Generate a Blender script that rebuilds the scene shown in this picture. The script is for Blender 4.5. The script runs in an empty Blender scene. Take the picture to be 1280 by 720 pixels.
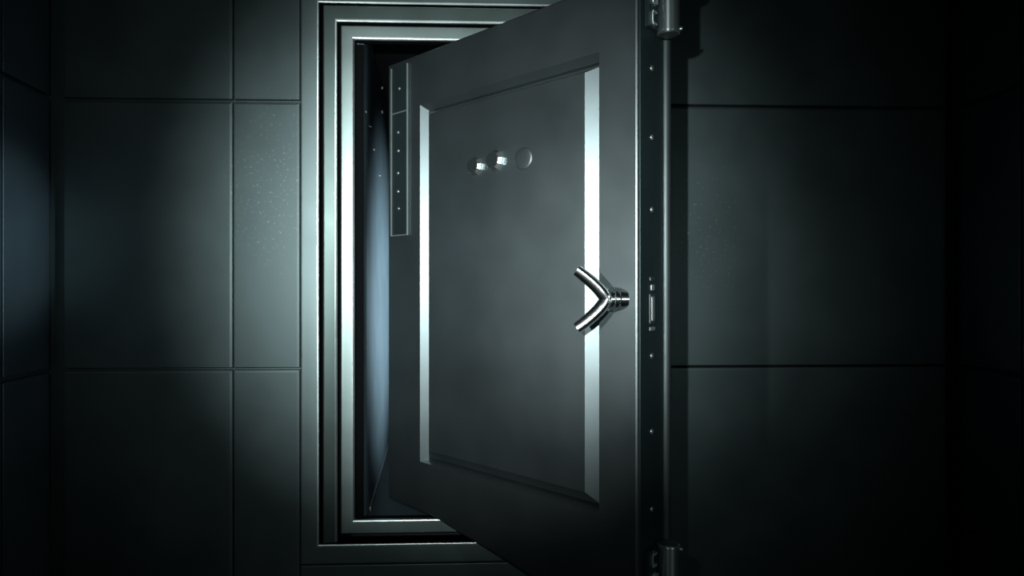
import bpy, bmesh, math, random
from mathutils import Vector, Matrix
random.seed(4)
PI = math.pi
C = bpy.context.scene.collection

# ------------------------------------------------------------------ materials
def mat(name, base, metallic=.7, rough=.4, grain=0.0, specks=0.0, grain_scale=(1, 1, 1), rvar=.08, spec=.5):
    m = bpy.data.materials.new(name); m.use_nodes = True
    nt = m.node_tree; b = nt.nodes['Principled BSDF']
    b.inputs['Metallic'].default_value = metallic
    b.inputs['Specular IOR Level'].default_value = spec
    tc = nt.nodes.new('ShaderNodeTexCoord')
    mp = nt.nodes.new('ShaderNodeMapping'); mp.inputs['Scale'].default_value = grain_scale
    nt.links.new(tc.outputs['Object'], mp.inputs['Vector'])
    n1 = nt.nodes.new('ShaderNodeTexNoise'); n1.inputs['Scale'].default_value = 5; n1.inputs['Detail'].default_value = 6
    nt.links.new(tc.outputs['Object'], n1.inputs['Vector'])
    # cloudy variation of the finish
    r1 = nt.nodes.new('ShaderNodeMapRange')
    r1.inputs['To Min'].default_value = rough - rvar; r1.inputs['To Max'].default_value = rough + rvar
    nt.links.new(n1.outputs['Fac'], r1.inputs['Value']); nt.links.new(r1.outputs[0], b.inputs['Roughness'])
    cr = nt.nodes.new('ShaderNodeValToRGB')
    cr.color_ramp.elements[0].position = .3; cr.color_ramp.elements[1].position = .75
    cr.color_ramp.elements[0].color = (*[c * .9 for c in base], 1); cr.color_ramp.elements[1].color = (*[c * 1.1 for c in base], 1)
    nt.links.new(n1.outputs['Fac'], cr.inputs['Fac'])
    col = cr.outputs['Color']
    n2 = nt.nodes.new('ShaderNodeTexNoise'); n2.inputs['Scale'].default_value = 60; n2.inputs['Detail'].default_value = 4
    nt.links.new(mp.outputs['Vector'], n2.inputs['Vector'])
    if specks:
        n3 = nt.nodes.new('ShaderNodeTexNoise'); n3.inputs['Scale'].default_value = 75; n3.inputs['Detail'].default_value = 3
        nt.links.new(tc.outputs['Object'], n3.inputs['Vector'])
        # handling scuffs gathered in two worn patches beside the doorway
        ds = []
        for c in ((-.68, 0, 1.68), (1.14, 0, 1.50)):
            mpp = nt.nodes.new('ShaderNodeMapping'); mpp.inputs['Location'].default_value = (-c[0]*1.6, 0, -c[2]*.8); mpp.inputs['Scale'].default_value = (1.6, 0, .8)
            nt.links.new(tc.outputs['Object'], mpp.inputs['Vector'])
            ln = nt.nodes.new('ShaderNodeVectorMath'); ln.operation = 'LENGTH'
            nt.links.new(mpp.outputs['Vector'], ln.inputs[0]); ds.append(ln.outputs['Value'])
        mn = nt.nodes.new('ShaderNodeMath'); mn.operation = 'MINIMUM'
        nt.links.new(ds[0], mn.inputs[0]); nt.links.new(ds[1], mn.inputs[1])
        mk = nt.nodes.new('ShaderNodeMapRange'); mk.inputs['From Min'].default_value = .10; mk.inputs['From Max'].default_value = .36
        mk.inputs['To Min'].default_value = 1; mk.inputs['To Max'].default_value = 0
        nt.links.new(mn.outputs[0], mk.inputs['Value'])
        th = nt.nodes.new('ShaderNodeMapRange'); th.inputs['From Min'].default_value = .61; th.inputs['From Max'].default_value = .72
        nt.links.new(n3.outputs['Fac'], th.inputs['Value'])
        m5 = nt.nodes.new('ShaderNodeMath'); m5.operation = 'MULTIPLY'
        nt.links.new(th.outputs[0], m5.inputs[0]); nt.links.new(mk.outputs[0], m5.inputs[1])
        rr = nt.nodes.new('ShaderNodeMath'); rr.operation = 'MULTIPLY'; rr.inputs[1].default_value = specks
        nt.links.new(m5.outputs[0], rr.inputs[0])
        mx = nt.nodes.new('ShaderNodeMix'); mx.data_type = 'RGBA'
        nt.links.new(rr.outputs[0], mx.inputs['Factor']); nt.links.new(col, mx.inputs['A'])
        mx.inputs['B'].default_value = (.55, .62, .56, 1)
        col = mx.outputs['Result']
    nt.links.new(col, b.inputs['Base Color'])
    if grain:
        bp = nt.nodes.new('ShaderNodeBump'); bp.inputs['Strength'].default_value = grain; bp.inputs['Distance'].default_value = .001
        nt.links.new(n2.outputs['Fac'], bp.inputs['Height']); nt.links.new(bp.outputs['Normal'], b.inputs['Normal'])
    return m

M = dict(
    wall=mat('blued_wall_steel', (.115, .150, .152), .75, .54, .10, .35),
    casing=mat('satin_casing_steel', (.135, .172, .172), .80, .50, .08, 0, (8, 8, .5)),
    bar=mat('satin_frame_steel', (.20, .25, .24), .80, .42, .08, 0, (8, 8, .5)),
    outer=mat('dull_frame_steel', (.095, .128, .120), .80, .46, .08, 0, (8, 8, .5)),
    door=mat('brushed_door_steel', (.195, .230, .236), .95, .455, .08, 0, (1.2, 1, .3), .03),
    edge=mat('black_edge_plate', (.030, .048, .050), .5, .5, .05),
    rod=mat('grey_steel_rod', (.12, .14, .14), .8, .5),
    chrome=mat('polished_chrome', (.72, .75, .74), 1, .20, 0, 0, (1, 1, 1), .03),
    knob=mat('satin_chrome', (.60, .63, .63), 1, .34, 0, 0, (1, 1, 1), .03),
    steel=mat('bright_steel', (.55, .58, .58), .9, .42),
    hinge=mat('satin_hinge_steel', (.62, .69, .69), .9, .40, 0, 0, (1, 1, 1), .02),
    satin=mat('satin_latch_steel', (.30, .33, .33), .6, .55),
    edge_highlight=mat('edge_highlight_steel', (.50, .56, .54), .9, .34),
    black=mat('shade_black', (.003, .0035, .004), 0, .9, spec=.1),
    knobface=mat('dark_knob_face', (.05, .06, .06), .6, .35),
    backing=mat('dark_wall_backing', (.004, .005, .006), 0, .8, spec=.2),
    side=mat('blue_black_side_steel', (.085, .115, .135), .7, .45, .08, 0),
    inner=mat('blued_vault_lining', (.15, .19, .215), .2, .6, .06, 0),
    floor=mat('dark_sealed_floor', (.03, .036, .038), .1, .45, .05),
)

# the hinge barrels are turned on a lathe: fine circumferential marks draw the highlight out along the axis
def turned(m):
    nt = m.node_tree; b = nt.nodes['Principled BSDF']
    tg = nt.nodes.new('ShaderNodeTangent'); tg.direction_type = 'RADIAL'; tg.axis = 'Z'
    nt.links.new(tg.outputs[0], b.inputs['Tangent'])
    b.inputs['Anisotropic'].default_value = .85; b.inputs['Anisotropic Rotation'].default_value = .25
turned(M['hinge'])

# ------------------------------------------------------------------ helpers
def link(name, bm, m, parent=None, smooth=False, mats=None):
    bmesh.ops.recalc_face_normals(bm, faces=bm.faces[:])
    me = bpy.data.meshes.new(name); bm.to_mesh(me); bm.free()
    for k in (mats or [m]): me.materials.append(k)
    if smooth:
        for p in me.polygons: p.use_smooth = True
    o = bpy.data.objects.new(name, me); C.objects.link(o)
    if parent: o.parent = parent
    return o

def autosmooth(o, ang=35):
    me = o.data; bm = bmesh.new(); bm.from_mesh(me)
    for e in bm.edges:
        if len(e.link_faces) == 2: e.smooth = e.calc_face_angle(0) < math.radians(ang)
    for f in bm.faces: f.smooth = True
    bm.to_mesh(me); bm.free()
    return o

def thing(name, label, cat, loc=(0, 0, 0), rotz=0, group=None):
    o = bpy.data.objects.new(name, None); C.objects.link(o)
    o.empty_display_size = .1
    o.location = loc; o.rotation_euler = (0, 0, rotz); o['label'] = label; o['category'] = cat
    if group: o['group'] = group
    return o

def struct(o, label=None):
    o['kind'] = 'structure'
    if label: o['label'] = label
    return o

def box(bm, a, b, bev=0.0, seg=2):
    x0, y0, z0 = a; x1, y1, z1 = b
    v = [bm.verts.new(p) for p in ((x0,y0,z0),(x1,y0,z0),(x1,y1,z0),(x0,y1,z0),(x0,y0,z1),(x1,y0,z1),(x1,y1,z1),(x0,y1,z1))]
    fs = [bm.faces.new([v[i] for i in q]) for q in ((0,3,2,1),(4,5,6,7),(0,1,5,4),(1,2,6,5),(2,3,7,6),(3,0,4,7))]
    if bev:
        es = list({e for f in fs for e in f.edges})
        bmesh.ops.bevel(bm, geom=es, offset=bev, segments=seg, profile=.5, affect='EDGES')
    return bm

def frame_axes(axis):
    w = Vector(axis).normalized()
    t = Vector((0, 0, 1)) if abs(w.z) < .9 else Vector((1, 0, 0))
    u = t.cross(w).normalized(); v = w.cross(u)
    return u, v, w

def lathe(bm, origin, axis, prof, seg=32, phase=0.0):
    """prof: (radius, height) list along axis; ends close by a cap when radius > 0"""
    u, v, w = frame_axes(axis); o = Vector(origin); rings = []
    for r, h in prof:
        if r < 1e-6: rings.append([bm.verts.new(o + w * h)])
        else: rings.append([bm.verts.new(o + w * h + (u * math.cos(phase + 2*PI*i/seg) + v * math.sin(phase + 2*PI*i/seg)) * r) for i in range(seg)])
    for A, B in zip(rings, rings[1:]):
        for i in range(seg):
            j = (i + 1) % seg
            if len(A) == 1: bm.faces.new((A[0], B[i], B[j]))
            elif len(B) == 1: bm.faces.new((A[i], A[j], B[0]))
            else: bm.faces.new((A[i], A[j], B[j], B[i]))
    if len(rings[0]) > 1: bm.faces.new(rings[0][::-1])
    if len(rings[-1]) > 1: bm.faces.new(rings[-1])
    return bm

def prism_path(bm, pts, secs):
    """sweep a closed section (list of (a, b) offsets in local u, v) along points; one (u, v, section) per point"""
    rings = []
    for p, (u, v, s) in zip(pts, secs):
        rings.append([bm.verts.new(Vector(p) + u * a + v * b) for a, b in s])
    n = len(rings[0])
    for A, B in zip(rings, rings[1:]):
        for i in range(n):
            j = (i + 1) % n; bm.faces.new((A[i], A[j], B[j], B[i]))
    bm.faces.new(rings[0][::-1]); bm.faces.new(rings[-1])
    return bm

def rect_ring(bm, rect, prof, scale=(1, 1, 1, 1)):
    """mitred frame: rect = (x0, z0, x1, z1); prof = (outward offset, y); scale of the offset left, bottom, right, top"""
    x0, z0, x1, z1 = rect; sl, sb, sr, st = scale; R = []
    for o, y in prof:
        R.append([bm.verts.new(p) for p in ((x0-o*sl, y, z0-o*sb), (x1+o*sr, y, z0-o*sb), (x1+o*sr, y, z1+o*st), (x0-o*sl, y, z1+o*st))])
    n = len(R)
    for k in range(n):
        A, B = R[k], R[(k + 1) % n]
        for i in range(4):
            j = (i + 1) % 4; bm.faces.new((A[i], A[j], B[j], B[i]))
    return bm

# ------------------------------------------------------------------ the room shell
FLOOR, CEIL = 0.0, 2.70
XL, XR = -1.5447, 2.2192
def plate(bm, a, b, c=.011, d=.0022):
    # thin plate facing -y whose right and top edges fall away in a shallow chamfer
    x0, y0, z0 = a; x1, y1, z1 = b; e = .0018
    L = [[(x0, y1, z0), (x1, y1, z0), (x1, y1, z1), (x0, y1, z1)],
         [(x0, y0+e, z0), (x1, y0+d+e, z0), (x1, y0+d+e, z1), (x0, y0+e, z1)],
         [(x0+e, y0, z0+e), (x1-e, y0+d, z0+e), (x1-e, y0+d, z1-e), (x0+e, y0, z1-e)],
         [(x0+e, y0, z0+e), (x1-c, y0, z0+e), (x1-c, y0, z1-c), (x0+e, y0, z1-c)]]
    L[1] = [(x0, y0+e, z0), (x1, y0+d+e, z0), (x1, y0+d+e, z1), (x0, y0+d+e, z1)]
    L[2] = [(x0+e, y0, z0+e), (x1-e, y0+d, z0+e), (x1-e, y0+d, z1-e), (x0+e, y0+d, z1-e)]
    V = [[bm.verts.new(p) for p in q] for q in L]
    for A, B in zip(V, V[1:]):
        for i in range(4):
            j = (i+1) % 4
            try: bm.faces.new((A[i], A[j], B[j], B[i]))
            except ValueError: pass
    bm.faces.new(V[3]); bm.faces.new(V[0][::-1])
    bmesh.ops.remove_doubles(bm, verts=[v for q in V for v in q], dist=1e-6)
def plates_back(cols, rows):
    bm = bmesh.new()
    for x0, x1 in cols:
        for z0, z1 in rows:
            plate(bm, (x0, 0, z0), (x1, .024, z1))
    return bm
ROWS = [(.002, .9080), (.9180, 2.0050), (2.0150, CEIL - .002)]
bm = plates_back([(-1.5005, -.8285), (-.8205, -.5565), (.962, 2.175)], ROWS)
box(bm, (-.5525, 0, .002), (.958, .024, .1035), .0032)               # plate below the doorway
box(bm, (-.5525, 0, 2.494), (.958, .024, CEIL - .002), .0032)         # plate above the doorway
# backing sheet behind the plates, with the doorway left open
bk = len(bm.faces)
for a, b in (((XL-.06, .024, 0), (-.50, .06, CEIL)), ((.92, .024, 0), (XR+.06, .06, CEIL)), ((-.50, .024, 0), (.92, .06, .12)), ((-.50, .024, 2.45), (.92, .06, CEIL))):
    box(bm, a, b)
bm.faces.ensure_lookup_table()
for f in bm.faces[bk:]: f.material_index = 1
wall_back = struct(link('wall_back', bm, None, mats=[M['wall'], M['backing']]))

def side_wall(name, x, s):
    bm = bmesh.new()
    spans = [(-.297, -.0215), (-1.60, -.307), (-2.90, -1.61)]
    for y0, y1 in spans:
        for z0, z1 in ROWS:
            box(bm, (min(x, x+s*.03), y0, z0+.004), (max(x, x+s*.03), y1, z1-.004), .0032, 2)
    k = len(bm.faces)
    box(bm, (min(x+s*.03, x+s*.06), -3.6, 0), (max(x+s*.03, x+s*.06), .024, CEIL))
    bm.faces.ensure_lookup_table()
    for f in bm.faces[k:]: f.material_index = 1
    return struct(link(name, bm, None, mats=[M['side'], M['backing']]))
side_wall('wall_left', XL, -1)
side_wall('wall_right', XR, 1)
struct(link('floor', box(bmesh.new(), (XL-.06, -3.6, -.05), (XR+.06, .06, 0)), M['floor']))
struct(link('ceiling', box(bmesh.new(), (XL-.06, -3.6, CEIL), (XR+.06, .06, CEIL+.05)), M['backing']))

# ------------------------------------------------------------------ the vault behind the doorway
IX = -.3022
bm = bmesh.new()
for z0, z1 in ((.232, 2.398),):
    for y0, y1 in ((.075, 1.90), (1.906, 3.10)):
        box(bm, (IX-.02, y0, z0), (IX, y1, z1), .002, 2)
k = len(bm.faces); box(bm, (IX-.05, .07, .20), (IX-.02, 3.15, 2.45))
bm.faces.ensure_lookup_table()
for f in bm.faces[k:]: f.material_index = 1
wil = struct(link('wall_inner_left', bm, None, mats=[M['inner'], M['backing']]))
stud0 = None
for y, z, r in ((.9639, 2.365, .011), (.139, 2.0055, .006), (.9639, 2.2301, .011), (.3077, 1.9852, .004), (.381, 1.9998, .004), (.4981, 1.9193, .007), (.8103, 1.8482, .008)):
    if z > 2.39: continue
    if stud0 is None:
        stud0 = link('rivet', lathe(bmesh.new(), (0, 0, 0), (1, 0, 0), [(1, 0), (.95, .35), (.7, .75), (.35, .95), (0, 1)], 12), M['steel'], wil, True); s = stud0
    else:
        s = stud0.copy(); C.objects.link(s); s.parent = wil
    s.location = (IX, y, z); s.scale = (r, r, r)
struct(link('baseboard_inner_left', box(bmesh.new(), (IX, .30, .228), (IX+.007, 3.10, .240), .002), M['steel']))
struct(link('wall_inner_right', box(bmesh.new(), (1.2, .07, .20), (1.25, 3.15, 2.45), .002), M['inner']))
struct(link('wall_inner_back', box(bmesh.new(), (IX-.05, 3.15, .20), (1.25, 3.2, 2.45), .002), M['inner']))
bm = box(bmesh.new(), (IX-.05, .06, .20), (1.25, 3.15, .228))
struct(link('floor_inner', bm, M['floor']))
struct(link('ceiling_inner', box(bmesh.new(), (IX-.05, .06, 2.40), (1.25, 3.15, 2.45)), M['backing']))

# ------------------------------------------------------------------ the stepped door frame
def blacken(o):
    o.data.materials.append(M['black']); o.data.materials.append(M['edge_highlight'])
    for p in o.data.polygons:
        if abs(p.normal.y) < .05: p.material_index = 1  # step sides coloured black for the shade in the grooves
        elif abs(p.normal.y) < .972: p.material_index = 2      # highlight lines along the bevels, put in as a brighter steel

fr = thing('door_frame', 'stepped satin steel frame around the doorway, mitred at the corners, behind the open door', 'door frame', (0, 0, 0))
XO = .74      # right side of the opening
bm = rect_ring(bmesh.new(), (-.4775, .1894, XO+.1413, 2.4156),
    [(0, .05), (0, .006), (.0012, .0022), (.004, .0), (.008, -.0012), (.068, -.006), (.0725, -.004), (.074, 0), (.074, .05)], (1, 1.06, 1, 1))
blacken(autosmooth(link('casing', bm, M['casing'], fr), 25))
bm = rect_ring(bmesh.new(), (-.4049, .193, XO+.0687, 2.3445),
    [(0, .075), (0, .024), (.0015, .0195), (.005, .0165), (.010, .015), (.052, .009), (.0555, .011), (.057, .016), (.057, .075)], (1, 0, 1, 1.15))
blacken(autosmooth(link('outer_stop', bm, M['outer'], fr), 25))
bm = rect_ring(bmesh.new(), (-.3362, .2794, XO, 2.2765),
    [(0, .075), (0, .038), (.0015, .0335), (.005, .0305), (.010, .0285), (.051, .0215), (.0545, .0235), (.0558, .029), (.0558, .075)])
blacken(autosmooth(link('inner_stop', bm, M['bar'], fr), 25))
# black recess behind the steps; black strip added to stand for the reveal's shade
bm = rect_ring(bmesh.new(), (-.330, .272, XO-.006, 2.283), [(0, .068), (0, .09), (.165, .09), (.165, .068)])
link('backing_channel', bm, M['black'], fr)
bm = bmesh.new()
box(bm, (-.334, .06, .235), (IX, .074, 2.27), .004)
link('reveal_shade', bm, M['black'], fr)

# ------------------------------------------------------------------ the open door (local x: hinge to free edge, local y: front)
HX, HY = .62979, -.67472
ROT = math.radians(180 - 46.652)
door = thing('steel_door', 'heavy grey steel door standing open, with a recessed bright-edged panel and chrome handle', 'door', (HX, HY, 0), ROT)
W = 1.2252; TOP = 2.2348
outline = [(0, .17), (.426, .2122), (.672, .2545), (.80, .272), (.93, .2965), (W, .305), (W, TOP), (0, TOP)]
def inset(poly, d):
    n = len(poly); res = []
    for i in range(n):
        p0, p1, p2 = Vector(poly[i-1]), Vector(poly[i]), Vector(poly[(i+1) % n])
        a = (p1-p0).normalized(); b = (p2-p1).normalized()
        na = Vector((-a.y, a.x)); nb = Vector((-b.y, b.x))
        m = (na+nb).normalized(); res.append(p1 + m * (d / max(.3, m.dot(na))))
    return [tuple(p) for p in res]
bm = bmesh.new()
def loop(pts, n): return [bm.verts.new((x, n, z)) for x, z in pts]
def bridge(A, B):
    for i in range(len(A)):
        j = (i+1) % len(A); bm.faces.new((A[i], A[j], B[j], B[i]))
def loop_edges(A): return [bm.edges.get((A[i], A[(i+1) % len(A)])) or bm.edges.new((A[i], A[(i+1) % len(A)])) for i in range(len(A))]
f0 = loop(inset(outline, .0075), 0); f1 = loop(inset(outline, .0025), -.0028); f2 = loop(outline, -.0085); f3 = loop(outline, -.062)
bridge(f0, f1); bridge(f1, f2); bridge(f2, f3)
def rc(u0, z0, u1, z1): return [(u0, z0), (u1, z0), (u1, z1), (u0, z1)]
GU0, GU1, GZ0, GZ1, GW = .1385, 1.0123, .510, 2.0165, .055
g0 = loop(rc(GU0, GZ0, GU1, GZ1), 0)
def gl(a, zb, b, zt, n): return loop(rc(GU0+a, GZ0+zb, GU1-b, GZ1-zt), n)
g1 = gl(.006, .006, .0275, .024, -.026)
ga = gl(.0063, .0065, .0278, .0245, -.052); gb = gl(.0077, .0175, .0292, .0375, -.052)
gc = gl(.008, .018, .0295, .038, -.026)
g2 = loop(rc(GU0+GW, GZ0+GW, GU1-GW, GZ1-GW), 0)
for A, B in ((g0, g1), (g1, ga), (ga, gb), (gb, gc), (gc, g2)): bridge(A, B)
bm.faces.new(g2)
bmesh.ops.triangle_fill(bm, edges=loop_edges(f0)+loop_edges(g0), use_beauty=True)
bm.faces.new(f3[::-1])
# the thick plug behind the front plate
box(bm, (0.0, -.168, .34), (1.12, -.0615, 2.19), .004)
leaf = link('door_leaf', bm, M['door'], door)

# black plate covering the hinge edge, grey rod at its back
link('edge_plate', box(bmesh.new(), (-.004, -.166, .175), (.004, -.0105, 2.232), .002), M['edge'], door)
bm = lathe(bmesh.new(), (-.0035, -.179, .25), (0, 0, 1), [(.0, 0), (.0165, .0), (.0165, 1.97), (0, 1.97)], 20)
autosmooth(link('edge_rod', bm, M['rod'], door))
rv = None
TR = -.083
for z in (1.9492, 1.7275, 1.4960, 1.0275, .785, .5355):
    if rv is None:
        rv = link('edge_rivet', lathe(bmesh.new(), (0, 0, 0), (-1, 0, 0), [(.0092, 0), (.0092, .0015), (.0075, .0040), (.004, .0054), (0, .0058)], 14), M['steel'], door, True); o = rv
    else:
        o = rv.copy(); C.objects.link(o); o.parent = door
    o.location = (-.0035, TR, z)
# small latch let into the edge plate
def on_edge(bm, y0, y1, z0, z1, d, bev=.0012): return box(bm, (-.0042-d, y0, z0), (-.003, y1, z1), bev)
bm = bmesh.new()
on_edge(bm, TR-.019, TR+.017, 1.130, 1.226, .003, .0025)
latch = link('edge_latch', bm, M['rod'], door)
link('latch_bolt', on_edge(bmesh.new(), TR-.010, TR+.008, 1.139, 1.217, .006, .003), M['satin'], latch)
link('latch_button', on_edge(bmesh.new(), TR-.012, TR+.010, 1.236, 1.256, .005, .003), M['satin'], latch)
link('latch_button', on_edge(bmesh.new(), TR-.016, TR+.014, 1.268, 1.280, .003, .002), M['rod'], latch)
link('latch_button', on_edge(bmesh.new(), TR-.018, TR+.016, 1.108, 1.120, .003, .002), M['satin'], latch)

# glossy cover plate near the top of the free edge
PU0, PU1, PZ0, PZ1 = 1.084, 1.212, 1.470, 2.2105
pl = link('lock_cover', box(bmesh.new(), (PU0, -.001, PZ0), (PU1, .004, PZ1), .0015), M['edge'], door)
bm = bmesh.new()
for u in (PU0+.002, PU1-.018):
    box(bm, (u-.003, .003, PZ0), (u+.004, .010, PZ1), .0015)
for z in (PZ0, 2.006):
    box(bm, (PU0, .003, z), (PU1-.018, .0065, z+.006), .001)
link('cover_rim', bm, M['satin'], pl)
sc = None
for u, z in ((1.142, 2.113), (1.150, 1.923), (1.148, 1.842), (1.150, 1.745), (1.150, 1.665), (1.146, 1.590)):
    if sc is None:
        sc = link('cover_screw', lathe(bmesh.new(), (0, 0, 0), (0, 1, 0), [(.0075, 0), (.0075, .002), (.005, .005), (0, .006)], 12), M['steel'], pl, True); o = sc
    else:
        o = sc.copy(); C.objects.link(o); o.parent = pl
    o.location = (u, .0038, z)

# three round fittings across the top of the panel
def knob(u, z, R, h):
    bm = lathe(bmesh.new(), (u, 0, z), (0, 1, 0), [(R, -.002), (R, .006), (R*.98, h-.010), (R*.72, h), (R*.69, h)], 10, -.49)
    k = link('knob', bm, M['knob'], door)
    bm = lathe(bmesh.new(), (u, h-.001, z), (0, 1, 0), [(R*.71, 0), (R*.71, .0025), (R*.62, .003), (R*.3, .002), (0, .0015)], 24)
    autosmooth(link('knob_face', bm, M['knobface'], k))
knob(.690, 1.715, .0375, .020)
knob(.588, 1.723, .0415, .021)
bm = lathe(bmesh.new(), (.455, 0, 1.712), (0, 1, 0), [(.0405, -.001), (.0405, .0015), (.039, .003), (.034, .0042), (.018, .0052), (0, .0055)], 32)
link('domed_cap', bm, M['door'], door, True)

# chrome V-shaped handle on a ribbed hub
HU, HZ = .060, 1.209
bm = lathe(bmesh.new(), (.068, -.004, HZ), (.64, .77, 0),
    [(.034, -.022), (.037, -.020), (.037, .004), (.032, .007), (.032, .010), (.039, .013), (.039, .021), (.032, .024), (.032, .027), (.037, .030), (.037, .036), (.029, .039), (.029, .044), (.022, .052), (.0, .054)], 32)
handle = thing('handle', '', '', (0, 0, 0)); del handle['label']; del handle['category']; handle.parent = door
hub = autosmooth(link('handle_hub', bm, M['chrome'], handle), 30)
def arm(sgn):
    bm = bmesh.new()
    ctrl = [(.078, .044, -.014), (.086, .048, .006), (.104, .059, .034), (.133, .076, .066), (.162, .092, .092)]
    P = [Vector((u, y, HZ + sgn*dz)) for u, y, dz in ctrl]
    # smooth the bend
    fine = []
    for i in range(len(P)-1):
        p0 = P[max(0, i-1)]; p1 = P[i]; p2 = P[i+1]; p3 = P[min(len(P)-1, i+2)]
        for k in range(6):
            t = k/6
            fine.append(.5*((2*p1)+(-p0+p2)*t+(2*p0-5*p1+4*p2-p3)*t*t+(-p0+3*p1-3*p2+p3)*t**3))
    fine.append(P[-1])
    secs = []; n = len(fine)
    for i, p in enumerate(fine):
        t = (fine[min(n-1, i+1)]-fine[max(0, i-1)]).normalized()
        side = Vector((0, 1, 0)).cross(t).normalized(); nn = t.cross(side).normalized()
        f = 1.0 - .18*i/(n-1)
        f = .78 + .30*min(1, i/(n*.35)) - .22*i/(n-1)
        a, b = .0205*f, .0165*f
        s = [(a*math.copysign(abs(math.cos(q))**.75, math.cos(q)), b*math.copysign(abs(math.sin(q))**.75, math.sin(q))) for q in [2*PI*k/16 for k in range(16)]]
        secs.append((side, nn, s))
    prism_path(bm, fine, secs)
    return autosmooth(link('handle_arm', bm, M['chrome'], handle), 50)
arm(1); arm(-1)

# ------------------------------------------------------------------ hinges (barrel fixed to an arm from the wall)
cu, su = math.cos(ROT), math.sin(ROT)
def w(u, n): return (HX + cu*u - su*n, HY + su*u + cu*n)
BX, BY = w(-.0440, -.118)
def hinge(z_end, sgn, label):
    """sgn -1: upper hinge, barrel rises from z_end; +1: lower hinge, barrel drops from z_end"""
    t = thing('barrel_hinge', label, 'hinge', (BX, BY, 0), 0, 'hinges of the steel door')
    L = .36
    s = -sgn
    prof = [(0, 0), (.031, 0), (.0345, .0015), (.0362, .004), (.0362, .007), (.0345, .010), (.0345, L-.01), (.032, L), (0, L)]
    autosmooth(link('barrel', lathe(bmesh.new(), (0, 0, z_end), (0, 0, s), prof, 40), M['hinge'], t), 30)
    autosmooth(link('barrel_cap', lathe(bmesh.new(), (0, 0, z_end), (0, 0, -s), [(.030, -.002), (.030, .002), (.025, .0045), (.012, .005), (0, .005)], 32), M['rod'], t), 30)
    # leaf bolted to the door's hinge edge: with a slot
    def lp(u, n, z): x, y = w(u, n); return Vector((x-BX, y-BY, z))
    def lbox(u0, u1, n0, n1, z0, z1, bev=.002):
        bm = box(bmesh.new(), (u0, n0, min(z0, z1)), (u1, n1, max(z0, z1)), bev)
        for v in bm.verts: v.co = lp(*v.co)
        return bm
    z = z_end
    lf = link('hinge_leaf', lbox(-.020, -.0046, -.150, -.034, z + s*.012, z + s*.34), M['edge'], t)
    for q in (.016, .052):
        link('leaf_lug', lbox(-.032, -.019, -.068, -.042, z + s*q, z + s*(q+.009), .002), M['hinge'], lf)
    link('leaf_lug', lbox(-.030, -.019, -.048, -.042, z + s*.016, z + s*.061, .002), M['hinge'], lf)
    link('leaf_lug', lbox(-.034, -.019, -.072, -.038, z + s*.082, z + s*.108, .004), M['hinge'], lf)
    # pin end beside the cap
    bm = lathe(bmesh.new(), (.0345, -.019, z + s*.012), (.88, -.47, 0), [(.0, -.004), (.0060, -.004), (.0060, .001), (.004, .004), (0, .005)], 14)
    autosmooth(link('pin_end', bm, M['steel'], t), 30)
    # arm reaching back to the wall
    bm = bmesh.new()
    box(bm, (.034, -.018, min(z + s*.165, z + s*.215)), (.060, -BY - .004, max(z + s*.165, z + s*.215)), .004)
    box(bm, (-.02, -BY - .010, min(z + s*.15, z + s*.23)), (.09, -BY + .0085, max(z + s*.15, z + s*.23)), .003)
    link('wall_arm', bm, M['edge'], t)
hinge(2.056, -1, 'upper steel barrel hinge at the top right corner of the open door')
hinge(.428, 1, 'lower steel barrel hinge with a flat cap at the foot of the open door')

# ------------------------------------------------------------------ lights
def spot(name, loc, aim, energy, cone, blend, size, col):
    l = bpy.data.lights.new(name, 'SPOT'); l.energy = energy; l.spot_size = math.radians(cone); l.spot_blend = blend
    l.shadow_soft_size = size; l.color = col
    o = bpy.data.objects.new(name, l); C.objects.link(o); o.location = loc
    o.rotation_euler = (Vector(aim) - Vector(loc)).to_track_quat('-Z', 'Y').to_euler()
    return o
spot('torch_light', (-.30, -2.70, 1.52), (.12, 0, 1.46), 375, 56, 1.0, .02, (.88, .99, 1))
spot('wide_fill', (-.30, -2.70, 1.52), (-.10, 0, 1.55), 28, 88, 1.0, .02, (.85, .99, 1))  # weak wide spot added to lift the outer left wall
spot('stile_fill', (-1.15, -2.30, 1.40), (.42, -.46, 1.25), 125, 27, 1.0, .03, (.92, 1, 1))  # unseen spot added to brighten the door's hinge stile
spot('fill_lamp', (1.45, -2.70, 1.30), (.78, -.60, 1.25), 13, 85, 1.0, .12, (.80, .98, 1))
spot('corner_fill', (1.95, -1.60, 1.45), (XL, -.30, 1.42), 420, 12.5, 1.0, .05, (.68, .90, 1))  # unseen narrow spot added to light the left wall near the corner
spot('vault_lamp', (1.10, 1.15, 1.12), (IX, 1.10, 1.15), 200, 76, 1.0, .06, (.66, .89, 1))
wd = bpy.data.worlds.new('World'); bpy.context.scene.world = wd; wd.use_nodes = True
wd.node_tree.nodes['Background'].inputs['Color'].default_value = (.35, .75, .85, 1)
wd.node_tree.nodes['Background'].inputs['Strength'].default_value = .006

# ------------------------------------------------------------------ camera
cd = bpy.data.cameras.new('Camera'); cam = bpy.data.objects.new('Camera', cd); C.objects.link(cam)
cam.location = (0, -2.647, 1.25); cam.rotation_euler = (PI/2, 0, -math.radians(2.2))
cd.sensor_width = 36; cd.lens = 36*800/1280
cd.shift_x = (640-575)/1280; cd.shift_y = -(360-358)/1280
cd.clip_start = .02
sc_ = bpy.context.scene
sc_.camera = cam
vs = sc_.view_settings
vs.view_transform = 'Standard'; vs.look = 'None'; vs.exposure = 0; vs.gamma = 1; vs.use_curve_mapping = False
